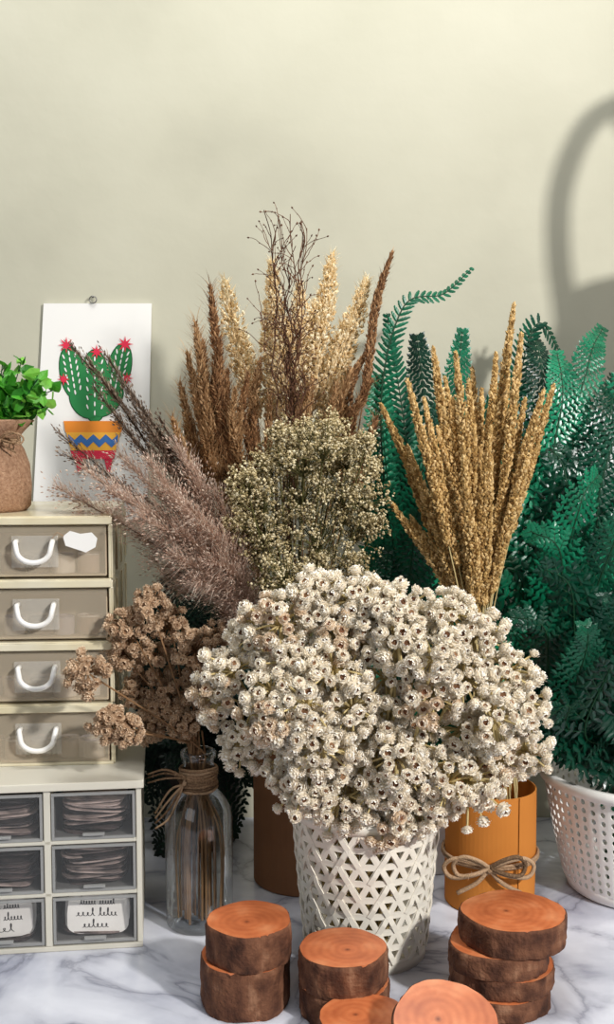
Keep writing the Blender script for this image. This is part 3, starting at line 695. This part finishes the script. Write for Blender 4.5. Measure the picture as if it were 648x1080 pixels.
for (px,py,bx,by,hl_,rd) in [(222,302,240,480,170,.0085),(206,340,232,500,160,.0085),(190,405,230,520,130,.008),(240,390,256,500,110,.008),(275,378,272,500,100,.008),(213,430,240,540,110,.008),(255,430,262,520,90,.008),(232,360,248,480,130,.008),(198,372,228,500,130,.008),(182,440,225,560,120,.008),(228,440,246,540,120,.008),(200,470,238,590,120,.008),(244,470,258,560,110,.008),(262,395,265,480,110,.007),(215,520,250,620,110,.008),(235,555,258,640,90,.008),(268,440,272,520,100,.008),(186,500,230,600,110,.008),(248,410,258,500,110,.008),(218,395,242,500,130,.008),(206,415,236,540,120,.008),(195,450,232,570,120,.008),(222,475,248,580,120,.008),(238,510,255,600,110,.008),(205,545,245,640,110,.008),(172,470,225,590,110,.008),(225,600,255,680,80,.008),(285,420,282,500,90,.007),(380,420,360,500,90,.007),(392,400,366,480,90,.007),(214,360,238,480,130,.008),(226,385,246,490,120,.008),(330,400,322,500,90,.007),(310,405,306,500,90,.007),(356,405,345,500,90,.007),(370,390,350,480,90,.007),(252,450,262,540,100,.008),(398,440,372,520,90,.007)]:
    y=1.46+U(-.05,.02); tip=at(px,py,y); mid=at(bx,by,1.44)
    spike('brown_plume',[kbase(),krim(bx),at(285+(30 if px>300 else 0),650,1.43),mid,mid.lerp(tip,.5)+V(-.004+U(-.008,.006),0,0),tip],hl_*.0012,rd*.85,int(hl_*2.6),.011,.003,m_brown if R()<.35 else m_tanp,m_bstem,'plaited-looking golden brown dried grass head among the cream plumes and olive filler','dried grass','golden brown grass heads',spread=.5,jit=.6,hairs=1,hl=.030,hw=.0006)
tip=at(414,266,1.46); mid=at(384,420,1.45)
spike('brown_plume',[kbase(),krim(384),at(345,640,1.43),mid,at(396,325,1.46),tip],.19,.0065,520,.009,.003,m_brown,m_bstem,'single tall brown grass head curving right beside the fern','dried grass',None,spread=.4,jit=.4,hairs=.6,hl=.014)
spike('brown_plume',[kbase(),krim(350),at(345,640,1.43),at(365,440,1.45),at(372,400,1.46),at(386,372,1.46)],.10,.007,260,.009,.003,m_brown,m_bstem,'short brown grass head under the rightmost cream plume','dried grass',None,spread=.4,hairs=.6,hl=.014)
def feather(name,pts,headL,hl,n,mat,smat,label,group,ang=.55,w=.0009):
    base=Vector(pts[0]); root=thing(name,label,'dried grass',base,0,group)
    path=cr(pts,12); st=MB(); st.tube([p-base for p in path],.0010,.0004,n=5); st.build('stem',smat,root)
    cum=[0]
    for i in range(len(path)-1,0,-1): cum.append(cum[-1]+(path[i]-path[i-1]).length)
    g=MB()
    for k in range(n):
        s=R()**.9*headL; j=0
        while j<len(cum)-2 and cum[j+1]<s: j+=1
        i=len(path)-1-j; f=(s-cum[j])/max(1e-9,cum[j+1]-cum[j]); p=path[i].lerp(path[max(0,i-1)],f); d=(path[i]-path[max(0,i-1)]).normalized()
        u=s/headL; L=hl*(.35+.65*math.sin(PI*min(1,u*.9+.1)))*U(.4,1.35)
        rd=rdir(); rd=(rd-d*rd.dot(d)).normalized(); q=(d+rd*ang*U(.2,1.5)).normalized()
        p=p-base; g.hair(p,q,L,w,R(),sag=.2)
        if R()<.4: g.grain(p+q*L*U(.4,.9),q,.0045,.0016,R())
    g.build('plume',mat,root)
for (px,py,yy) in [(60,514,1.36),(90,496,1.33),(116,520,1.32),(126,480,1.38),(158,488,1.33),(148,545,1.31),(175,520,1.36),(190,560,1.32),(205,496,1.38),(180,585,1.30),(215,555,1.33),(196,530,1.30),(222,590,1.31),(170,560,1.34),(205,612,1.31),(228,520,1.36),(186,470,1.39),(160,590,1.36),(185,620,1.37),(150,570,1.40),(172,605,1.42)]:
    tip=at(px,py,yy); b0=at(262+U(-10,8),655+U(-8,8),1.37)
    feather('mauve_plume',[kbase(),krim(270),b0,b0.lerp(tip,.5)+V(U(-.008,.008),0,.018+U(-.01,.008)),tip],.18,.044,1050,m_mauve,m_bstem,'soft mauve-pink feathery grass plume sweeping left over the drawer tower','mauve plumes sweeping left',ang=.75,w=.0006)
for (px,py,yy) in [(76,366,1.42),(92,378,1.40),(110,372,1.43),(60,455,1.38),(125,400,1.41),(100,410,1.36),(140,425,1.38),(66,478,1.37),(150,440,1.40),(122,440,1.38),(168,440,1.40),(160,470,1.37)]:
    tip=at(px,py,yy); b0=at(245+U(-8,8),610+U(-8,8),1.41)
    feather('grey_plume',[kbase(),krim(262),b0,b0.lerp(tip,.5)+V(U(-.01,.01),0,.012),tip],.16,.026,480,m_grey,m_dark,'thin dark grey-brown feathery spike leaning left across the cactus card','grey spikes leaning left',ang=.45,w=.0009)
def wiry(px,py,k):
    base=kbase(.02); root=thing('wiry_twig','tall thin dark brown wiry twig rising above the cream plumes','twig',base,0,'wiry twigs at the top')
    tip=at(px,py,1.42); b0=at(305+U(-12,12),460,1.42)
    P=[base,krim(305),at(305,620,1.42),b0]
    for j in range(1,11): P.append(b0.lerp(tip,j/10)+V(U(-.007,.007),U(-.006,.006),0))
    path=cr(P,4); s=MB(); s.tube([p-base for p in path],.0010,.0005,n=4,t=R())
    for q in range(18):
        i=random.randrange(16,len(path)-1); p=path[i]-base
        d=V(U(-.7,.7),U(-.7,.7),U(.8,2.4)).normalized(); pts=[p]; cv=rdir()*.3
        for j in range(9): d=(d+cv+rdir()*.35+V(0,0,.15)).normalized(); pts.append(pts[-1]+d*U(.003,.006))
        s.tube(pts,.0006,.0003,n=3,t=R()); s.grain(pts[-1],d,.004,.0025,R()); s.grain(pts[-4],rdir(),.003,.002,R())
    s.build('twig',m_dark,root)
for k,(px,py) in enumerate([(283,222),(291,240),(298,230),(312,226),(318,240),(306,260),(325,310),(288,300),(275,330),(300,330),(312,350),(322,232)]): wiry(px,py,k)
for (px,py,rp) in [(264,512,15),(284,490,18),(306,472,20),(338,468,22),(368,480,20),(278,528,26),(318,512,32),(360,515,30),(386,525,17),(286,560,26),(334,556,34),(372,555,24),(298,598,24),(340,602,26),(260,548,15),(322,486,26),(352,488,22),(252,530,8),(270,585,14),(280,618,16),(396,552,9),(376,600,14),(350,450,10),(322,452,9),(392,500,8),(296,455,8),(384,466,8),(248,556,7)]:
    base=kbase(.02); C=at(px+U(-3,3),py+U(-3,3),1.36+U(-.05,.03)); root=thing('filler_spray','olive-beige spray of tiny dried blossoms in the bunch above the white flowers','dried flower',base,0,'olive blossom sprays')
    st=MB(); bl=MB(); b0=at(312+(px-312)*.3,660,1.40)
    path=cr([base,krim(300),b0,C-V(0,0,rp*.0008)],6); st.tube([p-base for p in path],.0013,.0008,n=4)
    hub=path[-1]-base
    for q in range(int(26+rp*1.5)):
        d=(rdir()+V(0,-.35,.35)).normalized(); e=C-base+d*rp*.00112*(U(.45,1.1) if R()<.75 else U(1.1,1.8))
        m_=hub.lerp(e,.55)+rdir()*.004
        st.tube([hub,m_,e],.0005,.0003,n=3,t=R())
        for w in range(9):
            c=e+rdir()*U(.001,.0075); bl.grain(c,rdir(),U(.0026,.0044),U(.0024,.0038),R())
    st.build('stem',m_ogreen,root); tag(bl.build('blossoms',m_olive,root),None,None,kind='stuff')
# ------------------------------------------------ ferns
def frond(root,base,pts,Wd,kind,start=.25,face=None,mat=None):
    path=cr([base]+pts,10); N=len(path)
    cum=[0]
    for i in range(1,N): cum.append(cum[-1]+(path[i]-path[i-1]).length)
    T=cum[-1]
    def P(s):
        for i in range(1,N):
            if cum[i]>=s:
                f=(s-cum[i-1])/max(1e-9,cum[i]-cum[i-1]); return path[i-1].lerp(path[i],f),(path[i]-path[i-1]).normalized()
        return path[-1],(path[-1]-path[-2]).normalized()
    off=root.location
    b=MB(); b.tube([p-off for p in path],.0018,.0006,n=5,m=1)
    nrm=face if face else (V(U(-.5,.5),-1,U(-.1,.7))).normalized()
    sp={'bi':.0165,'sword':.0115,'oval':.023}[kind]
    s=T*start; tb_=U(.1,.95)
    while s<T:
        u=(s/T-start)/(1-start)
        p,d=P(s); side=d.cross(nrm).normalized(); n2=side.cross(d).normalized()
        Lp=Wd*(math.sin(PI*(u*.84+.12))**.75)*(1-.38*u)
        for sg in(-1,1):
            q=(side*sg*(.95-.25*u)+d*(.34+.4*u)+n2*U(-.06,.03)).normalized(); tt=min(1,max(0,tb_+U(-.12,.12)))
            if kind=='sword':
                b.blade(p-off,q,n2,Lp,max(.005,min(.0095,Lp*.2)),tt,droop=.14,seg=8,ser=.08,dt=.02)
            elif kind=='bi':
                x=q.cross(n2).normalized(); m=max(4,int(Lp/.0070)); 
                b.tube([p-off,p+q*Lp*.5-n2*Lp*.03-off,p+q*Lp-n2*Lp*.12-off],.0006,.0003,n=3,m=1)
                for j in range(m):
                    v=(j+.4)/m; pp_=p+q*Lp*v-n2*Lp*.12*v*v
                    ll=Lp*.17*(1-v*.68)+.0042
                    for s2 in(-1,1): b.blade(pp_-off,x*s2+q*.6,n2,ll,min(.0058,ll*.6),tt,droop=.08,seg=4,ser=0,tap=.2,fold=.12)
                b.blade(p+q*Lp*.93-n2*Lp*.1-off,q,n2,Lp*.14+.004,.005,tt,seg=3,ser=0)
            else:
                sl=.0125
                m=max(2,int(Lp/sl)); x=q.cross(n2).normalized()
                for j in range(m):
                    v=(j+.5)/m; pp_=p+q*Lp*v-n2*Lp*.1*v*v
                    ll=(Lp*.20*(1-v*.3)+.007); ww=min(sl*.85,ll*.58)
                    for s2 in(-1,1):
                        b.blade(pp_-off,x*s2+q*.45,n2,ll,ww,tt,droop=.1,seg=4,ser=0,tap=.12)
                b.blade(p+q*Lp*.93-n2*Lp*.1-off,q,n2,Lp*.16+.006,.008,tt,seg=3,ser=0)
                b.tube([p-off,p+q*Lp*.5-n2*Lp*.03-off,p+q*Lp-n2*Lp*.1-off],.0006,.0003,n=3,m=1)
        s+=sp*(1-.4*u)
    b.build('frond',[mat or m_fern,m_fstem],root)
random.seed(21)
fr1=thing('artificial_fern','large deep green fern filling the right side, standing in the perforated white basket','fern',LB+V(0,0,.01))
def lbase(): return LB+V(U(-.05,.05),U(-.04,.04),.014)
FR=[
((636,346),(606,500),1.60,.055,'bi'),((588,372),(592,540),1.58,.060,'bi'),((650,400),(628,560),1.56,.065,'bi'),((710,350),(655,500),1.58,.07,'bi'),
((560,346),(580,520),1.62,.052,'bi'),((532,400),(566,560),1.62,.060,'oval'),((672,440),(632,580),1.50,.070,'bi'),((700,520),(650,640),1.45,.07,'bi'),
((580,470),(604,610),1.50,.066,'oval'),((632,500),(600,640),1.44,.070,'bi'),((540,510),(580,620),1.52,.066,'oval'),((516,600),(566,680),1.46,.066,'oval'),
((560,560),(600,670),1.40,.068,'bi'),((662,540),(622,670),1.38,.070,'bi'),((576,600),(612,710),1.36,.062,'oval'),((676,630),(634,720),1.36,.066,'bi'),
((512,676),(566,720),1.42,.062,'bi'),((538,650),(590,735),1.38,.062,'bi'),((618,660),(608,760),1.33,.060,'bi'),((690,690),(644,760),1.34,.062,'bi'),
((540,770),(590,775),1.42,.052,'bi'),((524,730),(578,760),1.44,.058,'oval'),((684,762),(640,745),1.31,.052,'sword'),((575,640),(580,720),1.56,.07,'bi'),((620,600),(615,700),1.6,.07,'bi'),((665,560),(650,680),1.6,.07,'bi'),((542,816),(582,790),1.42,.046,'bi'),((695,790),(660,765),1.36,.056,'bi'),((656,460),(626,590),1.62,.068,'bi'),((600,430),(604,560),1.62,.068,'bi'),((574,760),(604,772),1.32,.048,'bi'),((652,700),(620,780),1.32,.058,'oval'),
((556,440),(580,570),1.60,.064,'bi'),((636,630),(614,735),1.38,.066,'bi'),((518,560),(566,640),1.56,.064,'bi'),((618,420),(612,560),1.64,.064,'oval'),((690,460),(640,620),1.62,.068,'oval')]
for (tp_,md,Y,w,k) in FR:
    base=lbase(); rim=base.lerp(LB,.3); rim=V(rim.x,rim.y,.17)
    tip=at(*tp_,Y); mid=at(*md,(Y+1.45)/2-.01)
    if mid.z<.19: mid.z=.2
    m2=mid.lerp(tip,.6)+V(-(tip.x-mid.x)*.22+U(-.01,.01),-.02,.028)
    frond(fr1,base,[rim,mid,m2,tip],w*1.05,k,start=.24)
fr2=thing('artificial_fern','dark green fern with one long tip curling right, rising behind the dried grasses','fern',PV+V(0,0,.01))
def pbase(): return PV+V(U(-.02,.02),U(-.02,.02),.014)
G=[([(415,600),(402,430),(425,325),(468,310),(497,284)],1.57,.030,'sword',.5),([(430,620),(430,480),(408,330)],1.60,.045,'sword',.4),([(440,620),(455,500),(440,352)],1.60,.055,'bi',.4),
([(450,620),(470,500),(488,350)],1.62,.050,'bi',.4),([(450,650),(520,520),(562,348),(592,372)],1.62,.042,'sword',.5),([(430,680),(415,560),(398,400)],1.55,.058,'bi',.35),([(430,680),(420,600),(402,510)],1.50,.058,'bi',.35),
([(440,700),(430,640),(440,540)],1.48,.06,'bi',.3),([(450,700),(470,600),(480,500)],1.52,.065,'bi',.3),([(460,720),(500,640),(520,540)],1.52,.065,'bi',.3),([(430,700),(405,640),(410,580)],1.50,.06,'bi',.3),
([(440,620),(445,500),(468,420)],1.6,.065,'bi',.35),([(460,700),(500,600),(545,480)],1.58,.065,'bi',.3),([(460,740),(500,690),(520,650)],1.52,.06,'bi',.3),([(470,760),(530,720),(570,700)],1.54,.06,'bi',.3),([(440,640),(425,520),(415,440)],1.58,.06,'bi',.3),([(450,640),(490,520),(520,420)],1.61,.06,'bi',.3),([(440,660),(410,600),(396,540)],1.55,.06,'oval',.3)]
for (pts,Y,w,k,stt) in G:
    base=pbase(); rim=V(base.x,base.y,.15)
    P=[at(x,y,1.52+(Y-1.52)*(i+1)/len(pts)) for i,(x,y) in enumerate(pts)]
    frond(fr2,base,[rim]+P,w,k,start=stt)
QV=V(at(212,900,1.60).x,1.60,0)
b=MB(); b.lathe([(0,0),(.045,0),(.048,.003),(.056,.10),(.058,.102),(.058,.11),(.054,.11),(.052,.10),(.045,.006),(0,.006)],n=48)
o=b.build('plant_pot',M('dark_pot',[(58,48,42)],.7),smooth=True); o.location=QV; tag(o,'dark pot in the shadow behind the glass bottle','plant pot')
fr3=thing('artificial_fern','low fern with shade-darkened green behind the glass bottle and kraft cylinder','fern',QV+V(0,0,.01))
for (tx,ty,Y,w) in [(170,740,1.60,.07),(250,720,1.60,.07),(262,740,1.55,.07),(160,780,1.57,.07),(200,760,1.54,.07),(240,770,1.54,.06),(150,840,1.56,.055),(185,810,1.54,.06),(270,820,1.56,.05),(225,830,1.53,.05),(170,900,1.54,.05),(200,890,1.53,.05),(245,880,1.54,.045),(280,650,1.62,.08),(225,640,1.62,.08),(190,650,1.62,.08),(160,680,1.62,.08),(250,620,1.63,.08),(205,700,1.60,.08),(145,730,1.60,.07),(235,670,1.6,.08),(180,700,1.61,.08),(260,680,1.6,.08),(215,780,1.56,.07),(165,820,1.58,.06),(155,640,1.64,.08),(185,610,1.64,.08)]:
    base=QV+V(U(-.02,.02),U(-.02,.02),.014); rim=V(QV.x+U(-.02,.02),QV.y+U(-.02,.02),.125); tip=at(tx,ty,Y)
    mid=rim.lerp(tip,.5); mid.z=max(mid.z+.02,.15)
    frond(fr3,base,[rim,mid,tip],w*1.1,random.choice(['bi','oval','bi']),start=.3,mat=m_fernshade)
# ------------------------------------------------ bag hanging off to the right (casts the loop shadow)
hx,hy,hz=.583,1.45,1.10
bag=thing('handbag','dark tote bag with a tall loop handle hanging right of the fern','bag',(hx,hy,.58))
b=MB(); b.lathe([(0,0),(.075,0),(.08,.004),(.09,.15),(.078,.24),(.064,.285),(.061,.285),(.075,.24),(.087,.15),(.077,.006),(0,.006)],n=40,rf=lambda a,z:1+.1*math.cos(2*a)); b.build('bag_body',m_burlap,bag,smooth=True)
b=MB(); P=[V(-.072,0,.24),V(-.086,0,.34),V(-.082,0,.42),V(-.050,0,.492),V(0,0,.517),V(.050,0,.492),V(.082,0,.42),V(.086,0,.34),V(.072,0,.24)]
b.tube(cr(P,8),.0145,n=10); b.build('handle',m_black,bag,smooth=True)
b=MB(); b.tube(cr([V(hx,WY,1.128),V(hx,1.60,1.128),V(hx,1.47,1.082),V(hx,1.44,1.068),V(hx,1.42,1.09)],6),.005,n=8); tag(b.build('wall_bracket',m_metal,origin=V(hx,WY,1.128)),'metal bracket on the wall carrying the tote bag','bracket')
# ------------------------------------------------ lights, camera
def area(name,loc,target,size,power,color):
    l=bpy.data.lights.new(name,'AREA'); l.size=size; l.energy=power; l.color=color
    o=bpy.data.objects.new(name,l); col.objects.link(o); o.location=loc
    o.rotation_euler=(Vector(target)-Vector(loc)).to_track_quat('-Z','Y').to_euler(); return o
area('key_light',(1.75,-.75,1.75),(.1,1.4,.4),.18,92,(1,.975,.94))
area('ceiling_light',(-.05,1.1,2.1),(0,1.55,.7),.6,20,(.99,1,.98))
area('fill_light',(-1.2,-.6,1.2),(0,1.4,.4),1.4,6,(.92,.96,1))
w=bpy.data.worlds.new('world'); bpy.context.scene.world=w; w.use_nodes=True
w.node_tree.nodes['Background'].inputs[0].default_value=(.92,.96,1,1); w.node_tree.nodes['Background'].inputs[1].default_value=.165
cam=bpy.data.cameras.new('camera'); co_=bpy.data.objects.new('camera',cam); col.objects.link(co_)
co_.location=CAM; co_.rotation_euler=(PI/2-A,0,0); cam.sensor_fit='VERTICAL'; cam.sensor_height=36; cam.lens=F/1080*36; cam.clip_start=.01
bpy.context.scene.camera=co_
try: bpy.context.scene.view_settings.view_transform='Standard'
except Exception: pass
